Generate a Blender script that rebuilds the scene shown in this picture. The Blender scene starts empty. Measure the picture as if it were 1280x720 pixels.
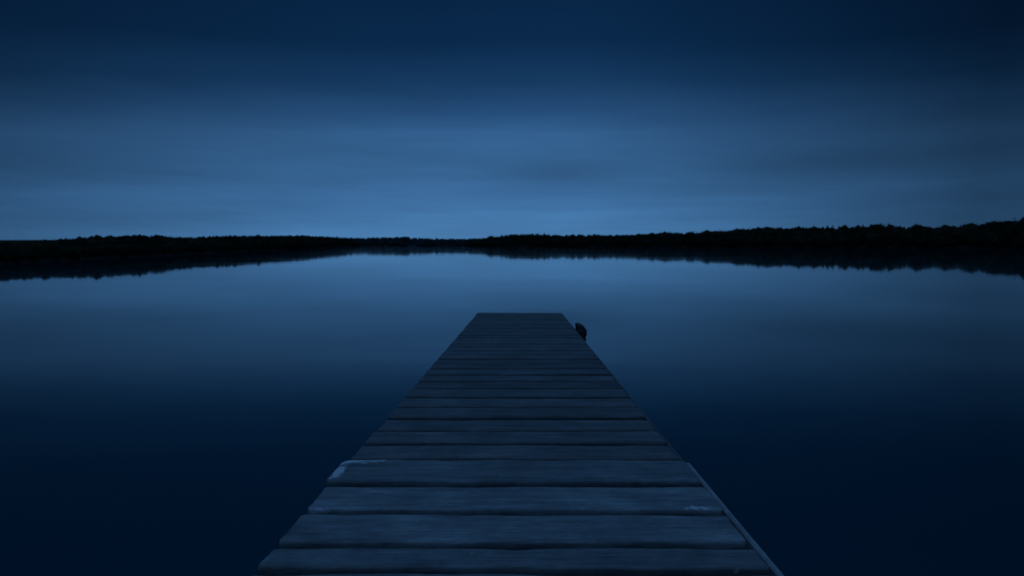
import bpy, bmesh, math, random
from mathutils import Vector, noise
random.seed(7)
S = bpy.context.scene
C = S.collection

# ------------------------------------------------------------------ colour helper
def lin(r, g, b):
    f = lambda c: (c/255/12.92) if c/255 <= .04045 else ((c/255+.055)/1.055)**2.4
    return (f(r), f(g), f(b), 1)

# ------------------------------------------------------------------ camera
CAM_H = 1.65          # metres above the water
F = 800/1280*36       # lens in mm (800 px at 1280)
cd = bpy.data.cameras.new('camera'); cam = bpy.data.objects.new('camera', cd); C.objects.link(cam)
cam.location = (0, 0, CAM_H); cam.rotation_euler = (math.pi/2, 0, 0)
cd.lens = F; cd.sensor_width = 36; cd.shift_y = -53/1280
cd.clip_start = .05; cd.clip_end = 20000
cd.dof.use_dof = True; cd.dof.focus_distance = 2.6; cd.dof.aperture_fstop = 3.2
S.camera = cam
S.view_settings.view_transform = 'Standard'; S.view_settings.look = 'None'; S.view_settings.exposure = 0

# ------------------------------------------------------------------ node helper
class NT:
    def __init__(s, nt): s.nt = nt; s.n = nt.nodes; s.l = nt.links
    def put(s, inp, v):
        if isinstance(v, bpy.types.NodeSocket): s.l.new(v, inp)
        elif v is not None: inp.default_value = v
    def m(s, op, a, b=None, c=None, clamp=False):
        n = s.n.new('ShaderNodeMath'); n.operation = op; n.use_clamp = clamp
        s.put(n.inputs[0], a); s.put(n.inputs[1], b)
        if c is not None: s.put(n.inputs[2], c)
        return n.outputs[0]
    def noise(s, vec, scale, detail=3, rough=.5, vscale=None):
        if vscale:
            mp = s.n.new('ShaderNodeMapping'); s.l.new(vec, mp.inputs[0]); mp.inputs['Scale'].default_value = vscale; vec = mp.outputs[0]
        n = s.n.new('ShaderNodeTexNoise'); s.l.new(vec, n.inputs['Vector'])
        n.inputs['Scale'].default_value = scale; n.inputs['Detail'].default_value = detail; n.inputs['Roughness'].default_value = rough
        return n.outputs['Fac']
    def ramp(s, fac, stops, interp='LINEAR'):
        n = s.n.new('ShaderNodeValToRGB'); s.l.new(fac, n.inputs[0]); cr = n.color_ramp; cr.interpolation = interp
        while len(cr.elements) < len(stops): cr.elements.new(.5)
        for e, (p, c) in zip(cr.elements, stops): e.position = p; e.color = c
        return n.outputs[0]
    def mixc(s, fac, a, b, mode='MIX'):
        n = s.n.new('ShaderNodeMix'); n.data_type = 'RGBA'; n.blend_type = mode
        s.put(n.inputs[0], fac); s.put(n.inputs[6], a); s.put(n.inputs[7], b)
        return n.outputs[2]

# ------------------------------------------------------------------ world: blue-hour sky under a cloud deck
W = bpy.data.worlds.new('World'); S.world = W; W.use_nodes = True
t = NT(W.node_tree); t.n.clear()
out = t.n.new('ShaderNodeOutputWorld'); bg = t.n.new('ShaderNodeBackground'); t.l.new(bg.outputs[0], out.inputs[0])
tc = t.n.new('ShaderNodeTexCoord'); D = tc.outputs['Generated']
sp = t.n.new('ShaderNodeSeparateXYZ'); t.l.new(D, sp.inputs[0]); X, Y, Z = sp.outputs
x2 = t.m('MULTIPLY', X, X)
n1 = t.noise(D, 1.5, 3, .45, (1, 1, 3)); n2 = t.noise(D, 2.0, 4, .5, (1, 1, 7)); n3 = t.noise(D, 2.6, 6, .6, (1, 1, 13))
az = t.m('ABSOLUTE', Z)
e = t.m('ADD', az, t.m('MULTIPLY', x2, .10))
e = t.m('ADD', e, t.m('MULTIPLY', t.m('SUBTRACT', n1, .5), .06))
e = t.m('ADD', e, t.m('MULTIPLY', t.m('SUBTRACT', n2, .5), .05))
col = t.ramp(e, [(0, lin(76,128,178)), (.03, lin(70,120,170)), (.085, lin(62,110,160)), (.135, lin(55,100,147)), (.18, lin(49,91,136)),
                 (.215, lin(36,74,116)), (.25, lin(22,57,95)), (.31, lin(11,42,76)), (.40, lin(7,34,66)), (.56, lin(14,46,78)), (.75, lin(54,98,148)), (1, lin(62,108,160))])
# thin streaks of cloud, fading out under the dark deck
fade = t.m('SUBTRACT', 1, t.m('MULTIPLY', az, 3.2), clamp=True)
st = t.m('MULTIPLY_ADD', t.m('MULTIPLY', t.m('SUBTRACT', n3, .5), fade), .85, 1)
# darker towards the sides
side = t.m('SUBTRACT', 1, t.m('MULTIPLY', x2, 1.15))
right = t.m('MULTIPLY', t.m('MAXIMUM', t.m('SUBTRACT', X, .12), 0), .55)
side = t.m('MAXIMUM', t.m('SUBTRACT', side, right), .35)
def blob(cx, cz, sx, sz, a):
    dx = t.m('DIVIDE', t.m('SUBTRACT', X, cx), sx); dz = t.m('DIVIDE', t.m('SUBTRACT', az, cz), sz)
    g = t.m('EXPONENT', t.m('MULTIPLY', t.m('ADD', t.m('MULTIPLY', dx, dx), t.m('MULTIPLY', dz, dz)), -1))
    g = t.m('MULTIPLY', g, t.m('MULTIPLY_ADD', n3, 1.6, .2))
    return t.m('SUBTRACT', 1, t.m('MULTIPLY', g, a))
k = t.m('MULTIPLY', st, side)
for b in [(.075,.112,.10,.020,.28), (.42,.115,.16,.022,.24), (.30,.085,.12,.012,.14), (-.03,.18,.22,.045,-.15)]:
    k = t.m('MULTIPLY', k, blob(*b))
cc = t.n.new('ShaderNodeCombineColor')
for i in range(3): t.l.new(k, cc.inputs[i])
t.l.new(t.mixc(1.0, col, cc.outputs[0], 'MULTIPLY'), bg.inputs[0]); bg.inputs[1].default_value = 1

sd = bpy.data.lights.new('twilight', 'SUN'); sd.energy = .075; sd.angle = math.radians(30); sd.color = (.31, .61, 1)
so = bpy.data.objects.new('twilight', sd); C.objects.link(so); so.rotation_euler = (math.radians(28), 0, math.radians(-25))

# ------------------------------------------------------------------ materials
def newmat(name):
    m = bpy.data.materials.new(name); m.use_nodes = True
    t = NT(m.node_tree); p = t.n['Principled BSDF']; return m, t, p

def wood_mat(name, dark, light, pale, rough=.62):
    m, t, p = newmat(name)
    tc = t.n.new('ShaderNodeTexCoord'); O = tc.outputs['Object']
    at = t.n.new('ShaderNodeAttribute'); at.attribute_name = 'tone'
    aw = t.n.new('ShaderNodeAttribute'); aw.attribute_name = 'wear'
    # every plank reads its own piece of the grain
    off = t.n.new('ShaderNodeVectorMath'); off.operation = 'ADD'; t.l.new(O, off.inputs[0])
    sc = t.n.new('ShaderNodeVectorMath'); sc.operation = 'SCALE'; t.l.new(at.outputs['Color'], sc.inputs[0]); sc.inputs['Scale'].default_value = 13
    t.l.new(sc.outputs[0], off.inputs[1]); V = off.outputs[0]
    g1 = t.noise(V, 6, 6, .6, (.5, 4, 4)); g2 = t.noise(V, 22, 6, .65, (.3, 4, 4)); g3 = t.noise(V, 4, 6, .65)
    g4 = t.noise(V, 55, 4, .7, (.6, 1, 1))
    g = t.m('ADD', t.m('MULTIPLY', g1, .4), t.m('ADD', t.m('MULTIPLY', g2, .4), t.m('MULTIPLY', g4, .2)))
    c = t.ramp(g, [(.38, dark), (.60, light)])
    tone = t.m('MULTIPLY_ADD', at.outputs['Fac'], .45, .78)
    tone = t.m('MULTIPLY', tone, t.m('MULTIPLY_ADD', g3, 1.7, .15))
    cc = t.n.new('ShaderNodeCombineColor')
    for i in range(3): t.l.new(tone, cc.inputs[i])
    c = t.mixc(1.0, c, cc.outputs[0], 'MULTIPLY')
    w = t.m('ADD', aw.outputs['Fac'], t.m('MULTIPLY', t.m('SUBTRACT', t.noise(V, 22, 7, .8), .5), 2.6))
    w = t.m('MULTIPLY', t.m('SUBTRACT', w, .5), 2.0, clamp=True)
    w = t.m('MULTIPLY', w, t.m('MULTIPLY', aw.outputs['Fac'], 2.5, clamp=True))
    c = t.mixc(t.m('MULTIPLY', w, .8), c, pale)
    t.l.new(c, p.inputs['Base Color'])
    t.l.new(t.m('MULTIPLY_ADD', g2, .3, rough-.15), p.inputs['Roughness'])
    b = t.n.new('ShaderNodeBump'); b.inputs['Strength'].default_value = .5; b.inputs['Distance'].default_value = .007
    t.l.new(t.m('ADD', g, t.m('MULTIPLY', g3, .8)), b.inputs['Height']); t.l.new(b.outputs[0], p.inputs['Normal'])
    return m
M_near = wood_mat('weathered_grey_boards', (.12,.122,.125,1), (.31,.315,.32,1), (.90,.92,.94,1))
M_far = wood_mat('dark_brown_boards', (.07,.068,.068,1), (.18,.172,.17,1), (.5,.52,.55,1))  # darker, browner tones than the near boards
M_beam = wood_mat('edge_beam_timber', (.28,.28,.28,1), (.45,.45,.45,1), (.7,.7,.7,1))
M_pile = wood_mat('wet_pile_timber', (.02,.019,.018,1), (.06,.055,.05,1), (.2,.2,.2,1), .5)

m, t, p = newmat('lake_water')
tc = t.n.new('ShaderNodeTexCoord'); O = tc.outputs['Object']
p.inputs['Base Color'].default_value = (.004, .055, .080, 1); p.inputs['IOR'].default_value = 1.38
r = t.noise(O, .03, 3, .5, (1, 2.2, 1))
t.l.new(t.m('MULTIPLY_ADD', r, .06, .0), p.inputs['Roughness'])
h = t.m('ADD', t.noise(O, 1.3, 2, .5, (.6, 1, 1)), t.m('MULTIPLY', t.noise(O, .12, 2, .5, (.5, 1, 1)), 3))
b = t.n.new('ShaderNodeBump'); b.inputs['Strength'].default_value = .04; b.inputs['Distance'].default_value = .02
t.l.new(h, b.inputs['Height']); t.l.new(b.outputs[0], p.inputs['Normal']); M_water = m

def simple(name, c1, c2, scale, rough=.95):
    m, t, p = newmat(name); tc = t.n.new('ShaderNodeTexCoord')
    t.l.new(t.ramp(t.noise(tc.outputs['Object'], scale, 4, .6), [(.35, c1), (.65, c2)]), p.inputs['Base Color'])
    p.inputs['Roughness'].default_value = rough; p.inputs['Specular IOR Level'].default_value = .1; return m
M_leaf = simple('dark_foliage', (.008,.012,.007,1), (.024,.034,.016,1), .12)
M_hazy = simple('haze_tinted_foliage', (.025,.036,.04,1), (.04,.055,.06,1), .02)  # distance haze put into the paler base colour of far trees and bank
M_land = simple('shore_ground', (.008,.010,.007,1), (.022,.024,.016,1), .2)

# ------------------------------------------------------------------ mesh helpers
def link(name, verts, faces, mat, parent=None, smooth=False, attrs=None):
    me = bpy.data.meshes.new(name); me.from_pydata(verts, [], faces); me.update()
    o = bpy.data.objects.new(name, me); C.objects.link(o); me.materials.append(mat)
    if parent: o.parent = parent
    if smooth: me.polygons.foreach_set('use_smooth', [True]*len(me.polygons))
    for k, vals in (attrs or {}).items():
        a = me.attributes.new(k, 'FLOAT', 'POINT'); a.data.foreach_set('value', vals)
    return o

# ------------------------------------------------------------------ water
def water():
    vs = []; fs = []; R = [0, 5, 20, 80, 300, 1000, 3000, 9000]; n = 48
    vs.append((0, 0, 0))
    for r in R[1:]:
        for i in range(n): a = 2*math.pi*i/n; vs.append((r*math.cos(a), r*math.sin(a), 0))
    for i in range(n): fs.append((0, 1+i, 1+(i+1) % n))
    for j in range(len(R)-2):
        for i in range(n):
            a = 1+j*n+i; b = 1+j*n+(i+1) % n; fs.append((a, a+n, b+n, b))
    o = link('water', vs, fs, M_water); o['kind'] = 'structure'; o['label'] = 'still dark blue lake water mirroring the evening sky'
water()

# ------------------------------------------------------------------ dock
TILT = 22/800; YAW = 11/800; H0 = .85
def deck_z(d): return CAM_H-H0-TILT*d
def deck_x(d): return YAW*d-.013
dock = bpy.data.objects.new('wooden_dock', None); C.objects.link(dock)
dock['label'] = 'long narrow plank dock running straight out over the calm lake'; dock['category'] = 'dock'

K = 680.
gaps_y = [714, 682, 641, 607, 576, 556, 539, 523.5, 509.5, 497, 486]
edges = [K/(y-329) for y in gaps_y]
D_END = K/62.
back = edges[0]; step = .272
nb = []
while back > -2.6: back -= step; nb.append(back)
near_edges = nb[::-1]+edges
fn = int(round((D_END-edges[-1])/.27))
far_step = (D_END-edges[-1])/fn
all_edges = near_edges+[edges[-1]+far_step*(i+1) for i in range(fn)]
JOINT = edges[4]

def plank(V, Fc, tone, wear, d0, d1, hl, hr, zoff, th=.04, N=44, spots=(), seed=0, bow=0, skew=0):
    rnd = random.Random(seed); tn = rnd.random()
    w = d1-d0; rr = .009
    P = []
    for cx, cz, a0 in ((1, 1, 0), (-1, 1, 90), (-1, -1, 180), (1, -1, 270)):
        for q in (0, 45, 90):
            a = math.radians(a0+q); P.append((cx*(w/2-rr)+rr*math.cos(a), cz*(th/2-rr)+rr*math.sin(a)-th/2))
    P2 = P[:3]+[(w*.25, 0), (0, 0), (-w*.25, 0)]+P[3:]
    n = len(P2); base = len(V)
    xs = [-hl+(hl+hr)*i/N for i in range(N+1)]
    xs = [-hl, -hl+.006, -hl+.014]+xs[1:-1]+[hr-.014, hr-.006, hr]
    joint = abs(d1-JOINT) < .03
    for i, x in enumerate(xs):
        e_ = min(i, len(xs)-1-i)
        endk = ((.66, .84, .94) if (joint and x < 0) else (.93, .97, .99))[e_] if e_ < 3 else 1
        nz = noise.noise(Vector((x*1.3, seed*3.1, 0)))
        for (u, v) in P2:
            edge = noise.noise(Vector((x*5, seed*1.7+(9 if u > 0 else 0), .5)))*.009+noise.noise(Vector((x*19, seed*1.7+(9 if u > 0 else 0), .5)))*.005
            cup = .003*(u/(w/2))**2
            dd = (d0+d1)/2+u*endk+(edge if abs(u) > w*.3 else 0)+nz*.006+bow*(x*x-.25)+skew*x
            end_j = noise.noise(Vector((u*14, seed, 3+(x > 0))))*.006 if e_ < 3 else 0
            xx = x+end_j
            zz = (v+th/2)*endk-th/2+cup+zoff+noise.noise(Vector((x*1.1, seed*2.3, 8)))*.003
            V.append((deck_x(dd)+xx, dd, deck_z(dd)+zz)); tone.append(tn)
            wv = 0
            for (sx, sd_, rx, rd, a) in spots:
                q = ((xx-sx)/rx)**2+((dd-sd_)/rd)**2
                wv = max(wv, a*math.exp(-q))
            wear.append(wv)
    for i in range(len(xs)-1):
        for j in range(n):
            a = base+i*n+j; b = base+i*n+(j+1) % n
            Fc.append((a, b, b+n, a+n))
    Fc.append(tuple(base+j for j in range(n))); Fc.append(tuple(base+(len(xs)-1)*n+j for j in reversed(range(n))))

def px(x, y):   # a place on the deck seen at that spot of the photo -> (offset from dock centre, distance)
    d = K/(y-329); return ((x-640)/800*d-deck_x(d), d)
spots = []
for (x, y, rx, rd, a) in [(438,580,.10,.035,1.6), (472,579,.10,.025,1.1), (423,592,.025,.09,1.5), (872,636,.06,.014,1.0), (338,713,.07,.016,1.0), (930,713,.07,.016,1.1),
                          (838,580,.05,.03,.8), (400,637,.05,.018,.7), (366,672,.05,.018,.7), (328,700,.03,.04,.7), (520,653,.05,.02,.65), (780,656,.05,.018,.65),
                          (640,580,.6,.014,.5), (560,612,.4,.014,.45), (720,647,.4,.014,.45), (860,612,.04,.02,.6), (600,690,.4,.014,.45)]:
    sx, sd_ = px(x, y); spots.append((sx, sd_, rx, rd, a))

def section(name, sel, hl, hr, lift, gap, mat, label):
    V, Fc, tone, wear = [], [], [], []
    for k in sel:
        r = random.Random(100+k); d0, d1 = all_edges[k], all_edges[k+1]
        g = gap*r.uniform(.9, 1.15)
        j = r.uniform(-.004, .004), r.uniform(-.004, .004)
        extra = .022 if abs(d1-JOINT) < .01 else 0
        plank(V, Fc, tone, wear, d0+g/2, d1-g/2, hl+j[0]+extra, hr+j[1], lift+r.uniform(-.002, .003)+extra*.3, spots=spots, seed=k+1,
              bow=r.uniform(-.016, .012), skew=r.uniform(-.007, .007), N=44 if d1 < 5 else 24)
    o = link(name, V, Fc, mat, dock, True, {'tone': tone, 'wear': wear}); o['label'] = label
    return o
all_edges = asc = sorted(all_edges)
jn = min(range(len(asc)), key=lambda i: abs(asc[i]-JOINT))
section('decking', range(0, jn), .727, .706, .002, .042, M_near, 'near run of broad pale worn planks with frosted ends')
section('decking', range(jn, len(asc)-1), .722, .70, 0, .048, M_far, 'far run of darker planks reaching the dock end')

def beam(name, xa, xb, d0, d1, ztop, h, mat, label=None, seed=0):
    V, Fc = [], []; n = max(2, int((d1-d0)/.15)); c = .006
    P = [(xa+c, 0), (xb-c, 0), (xb, -c), (xb, -h+c), (xb-c, -h), (xa+c, -h), (xa, -h+c), (xa, -c)]
    for i in range(n+1):
        d = d0+(d1-d0)*i/n; wob = noise.noise(Vector((d*.8, seed, 0)))*.003; wz = noise.noise(Vector((d*.9, seed, 5)))*.003
        for (x, z) in P: V.append((deck_x(d)+x+wob, d, deck_z(d)+ztop+z+wz))
    for i in range(n):
        for j in range(8):
            a = i*8+j; b = i*8+(j+1) % 8; Fc.append((a, a+8, b+8, b))
    Fc.append(tuple(reversed(range(8)))); Fc.append(tuple(n*8+j for j in range(8)))
    k = len(V); o = link(name, V, Fc, mat, dock, False, {'tone': [.4+.2*seed % 1]*k, 'wear': [0.]*k})
    if label: o['label'] = label
    return o
d_lo = asc[0]+.02
beam('edge_beam', .717, .737, d_lo, JOINT-.02, -.002, .13, M_beam, 'paler beam along the right edge of the near planks', 1)
beam('edge_beam', .712, .728, JOINT+.05, D_END-.01, -.012, .13, M_far, None, 2)
for s, x in ((3, -.62), (4, .55), (5, -.04)):
    beam('joist', x, x+.07, d_lo, D_END-.03, -.064, .15, M_pile, None, s)

def pile(x, d, r, top, seed, parent, name='pile', dome=False):
    V, Fc = [], []; n = 16; z1 = deck_z(d)+top; z0 = -1.2
    zs = [z0+(z1-z0)*i/8 for i in range(9)]; rs = [r*(1.12-.12*i/8) for i in range(9)]
    if dome:
        zs += [z1+r*.45, z1+r*.7]; rs += [r*.85, r*.45]
    for z, q in zip(zs, rs):
        for i in range(n):
            a = 2*math.pi*i/n; k = q*(1+(.26 if dome else .16)*noise.noise(Vector((math.cos(a)*2, math.sin(a)*2+seed, z*(4 if dome else .8)))))
            V.append((deck_x(d)+x+k*math.cos(a)-(.014 if dome and z > z1 else 0), d+k*math.sin(a), z+(k*math.cos(a)*-.4 if (dome and z >= z1) else 0)))
    for j in range(len(zs)-1):
        for i in range(n):
            a = j*n+i; b = j*n+(i+1) % n; Fc.append((a, b, b+n, a+n))
    Fc.append(tuple((len(zs)-1)*n+i for i in range(n)))
    k = len(V); return link(name, V, Fc, M_pile, parent, True, {'tone': [random.random()]*k, 'wear': [0.]*k})
for i, d in enumerate((-1.6, 1.3, 4.2, 7.1, 10.2)):
    for s in (-1, 1): pile(s*.47, d, .075, -.215, i*3+s, dock)
    zt = deck_z(d)-.216
    bm = bmesh.new(); bmesh.ops.create_cube(bm, size=1)
    for v in bm.verts: v.co = Vector((v.co.x*1.36+deck_x(d), v.co.y*.09+d+.13, v.co.z*.12+zt-.062))
    bmesh.ops.bevel(bm, geom=bm.edges[:], offset=.008, segments=1, affect='EDGES')
    me = bpy.data.meshes.new('cross_beam'); bm.to_mesh(me); bm.free(); me.materials.append(M_pile)
    o = bpy.data.objects.new('cross_beam', me); C.objects.link(o); o.parent = dock

# dark mooring post beside the far end
mp = bpy.data.objects.new('mooring_post', None); C.objects.link(mp)
mp['label'] = 'short dark mooring post rising beside the right edge near the dock end'; mp['category'] = 'mooring post'
pd = 8.5; PX = .810
pile(PX, pd, .070, .0, 40, mp, 'post', True)
def rope(parent, x, d, z, R, turns, rr):
    V, Fc = [], []; n = 28*turns; q = 8
    for i in range(n+1):
        a = 2*math.pi*i/28; zz = z+.018*i/28
        for j in range(q):
            b = 2*math.pi*j/q; rad = R+rr*math.cos(b)
            V.append((deck_x(d)+x+rad*math.cos(a), d+rad*math.sin(a), zz+rr*math.sin(b)))
    for i in range(n):
        for j in range(q):
            a = i*q+j; b = i*q+(j+1) % q; Fc.append((a, a+q, b+q, b))
    k = len(V); link('rope', V, Fc, M_pile, parent, True, {'tone': [.5]*k, 'wear': [0.]*k})
rope(mp, PX, pd, deck_z(pd)-.11, .072, 4, .010)

# ------------------------------------------------------------------ shores
def P2(px_, D_): return Vector(((px_-640)/800*D_, D_))

# a small faceted ball for the dark inside of a crown
_bm = bmesh.new(); bmesh.ops.create_icosphere(_bm, subdivisions=2, radius=1)
_bm.verts.ensure_lookup_table()
ICO_V = [v.co.copy() for v in _bm.verts]; ICO_F = [tuple(v.index for v in f.verts) for f in _bm.faces]; _bm.free()
def core(V, Fc, x, y, z0, H, wid, kind, seed):
    k = len(V)
    for c in ICO_V:
        f = 1+.40*noise.noise(c*2.2+Vector((seed, seed*.7, 0)))+.2*noise.noise(c*5+Vector((seed, 0, seed)))
        u = (c.z+1)/2
        w = wid*(1.0 if kind == 0 else (1.25-.85*u))*f
        V.append((x+c.x*w, y+c.y*w, z0+max(-.3, (c.z*.5*f+.46)*H*.95)))
    for f in ICO_F: Fc.append(tuple(k+i for i in f))

def crown(V, Fc, x, y, z0, H, wid, kind, rnd, n):
    for i in range(n):
        a = rnd.uniform(0, 2*math.pi); u = rnd.random(); q = rnd.random()**.35
        if kind == 0: prof = math.sin(math.pi*min(1, .14+u*.84))**.6
        else: prof = (1-u)**.8+.05
        lump = 1+.3*noise.noise(Vector((math.cos(a)*1.6+x, math.sin(a)*1.6+y, u*3)))
        rr = wid*1.08*prof*q*lump
        c = Vector((x+rr*math.cos(a), y+rr*math.sin(a), z0+H*(.04+.92*u)))
        s = H*rnd.uniform(.03, .06)
        k = len(V)
        for j in range(3):
            v = Vector((rnd.uniform(-1, 1), rnd.uniform(-1, 1), rnd.uniform(-.7, .7))).normalized()*s
            w = c+v; w.z = max(z0, w.z); V.append(tuple(w))
        Fc.append((k, k+1, k+2))

def shore(land_name, wood_name, label, pts, inland, spacing_k, rows, seed, nleaf, land_label='', sprucy=.12, mat=None):
    """pts: (photo x, distance, photo y of the tree tops)"""
    rnd = random.Random(seed)
    line = []
    for a, b in zip(pts, pts[1:]):
        A, B = P2(a[0], a[1]), P2(b[0], b[1]); L = (B-A).length; n = max(2, int(L/max(4, .012*(a[1]+b[1]))))
        for i in range(n):
            k = i/n; line.append((A.lerp(B, k), (B-A).normalized(), a[2]+(b[2]-a[2])*k))
    line.append((P2(pts[-1][0], pts[-1][1]), line[-1][1], pts[-1][2]))
    V, Fc = [], []
    for p, tg, yt in line:
        nrm = Vector((-tg.y, tg.x))
        if nrm.dot(inland) < 0: nrm = -nrm
        wob = noise.noise(Vector((p.x*.02, p.y*.02, seed)))*p.y*.012
        Hb = max(1.0, (307-yt)/800*p.y+CAM_H)
        # bank, then rising wooded ground behind the first trees
        prof = [(p+nrm*(wob-.02*p.y), -.4), (p+nrm*wob, -.02), (p+nrm*(wob+.08*Hb), .25), (p+nrm*(wob+.7*Hb), .30*Hb),
                (p+nrm*(wob+1.3*Hb), .62*Hb), (p+nrm*(wob+2.2*Hb), .66*Hb), (p+nrm*(wob+2.2*Hb)+inland*500, .5*Hb)]
        for q, z in prof:
            V.append((q.x, q.y, z+(noise.noise(Vector((q.x*.05, q.y*.05, 2)))*.04*Hb if z > .3 else 0)))
    m_ = 7
    for i in range(len(line)-1):
        for j in range(m_-1): a = i*m_+j; Fc.append((a, a+1, a+m_+1, a+m_))
    o = link(land_name, V, Fc, M_land if mat is None else mat, None, True); o['kind'] = 'structure'; o['label'] = land_label
    LV, LF = [], []
    for i in range(len(line)-1):
        p, tg, yt = line[i]; q = line[i+1][0]; L = (q-p).length
        Hb = max(1.0, (307-yt)/800*p.y+CAM_H)-.3
        cnt = max(1, int(L/(Hb*spacing_k))+1)
        nrm = Vector((-tg.y, tg.x))
        if nrm.dot(inland) < 0: nrm = -nrm
        wob = noise.noise(Vector((p.x*.02, p.y*.02, seed)))*p.y*.012
        for r_ in range(rows):
            for c in range(cnt):
                f = (c+rnd.random())/cnt; dist = Hb*(.22+.55*r_+rnd.uniform(-.1, .25))
                pos = p.lerp(q, f)+nrm*(dist+wob)
                Hh = max(1.0, (307-yt)/800*pos.y+CAM_H)-.3
                big = .97+.16*noise.noise(Vector((pos.x/(Hb*5), pos.y/(Hb*5), seed)))
                Hh *= rnd.uniform(.40, .7) if r_ == 0 else rnd.uniform(.92, 1.02)*big
                kind = 1 if rnd.random() < sprucy else 0
                wd = Hh*(rnd.uniform(.42, .58) if kind == 0 else .30)
                core(LV, LF, pos.x, pos.y, .05, Hh, wd*.85, kind, rnd.random()*50)
                crown(LV, LF, pos.x, pos.y, .05, Hh, wd, kind, rnd, nleaf)
    w = link(wood_name, LV, LF, mat or M_leaf); w['kind'] = 'stuff'; w['label'] = label
    return w

shore('left_shore', 'left_woodland', 'low dark woodland running along the left shore of the lake',
      [(-300,44,299), (-120,51,298), (0,60,297.5), (60,70,295), (120,84,292), (200,110,291), (300,178,292), (380,350,292.5), (420,600,294.5), (440,760,297), (452,860,299)],
      Vector((-1, .25)).normalized(), .42, 3, 3, 40, 'low dark bank of the left shore reaching out from the left edge')
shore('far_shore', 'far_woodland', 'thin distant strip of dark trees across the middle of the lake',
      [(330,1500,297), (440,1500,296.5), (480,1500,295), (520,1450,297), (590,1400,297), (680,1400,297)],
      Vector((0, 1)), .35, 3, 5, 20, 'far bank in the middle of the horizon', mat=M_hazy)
shore('right_shore', 'right_woodland', 'dark woodland along the right shore rising towards the right edge',
      [(580,1150,299), (592,1080,296), (606,1000,293), (625,960,291), (700,900,291), (800,820,290), (840,760,286.5), (870,720,286.5), (900,680,283), (960,620,283), (1000,570,281), (1060,520,278),
       (1110,480,276), (1180,430,273), (1230,400,269.5), (1280,370,266.5), (1400,330,262), (1600,290,256)],
      Vector((.5, 1)).normalized(), .36, 3, 9, 40, 'dark bank of the right shore below the trees')
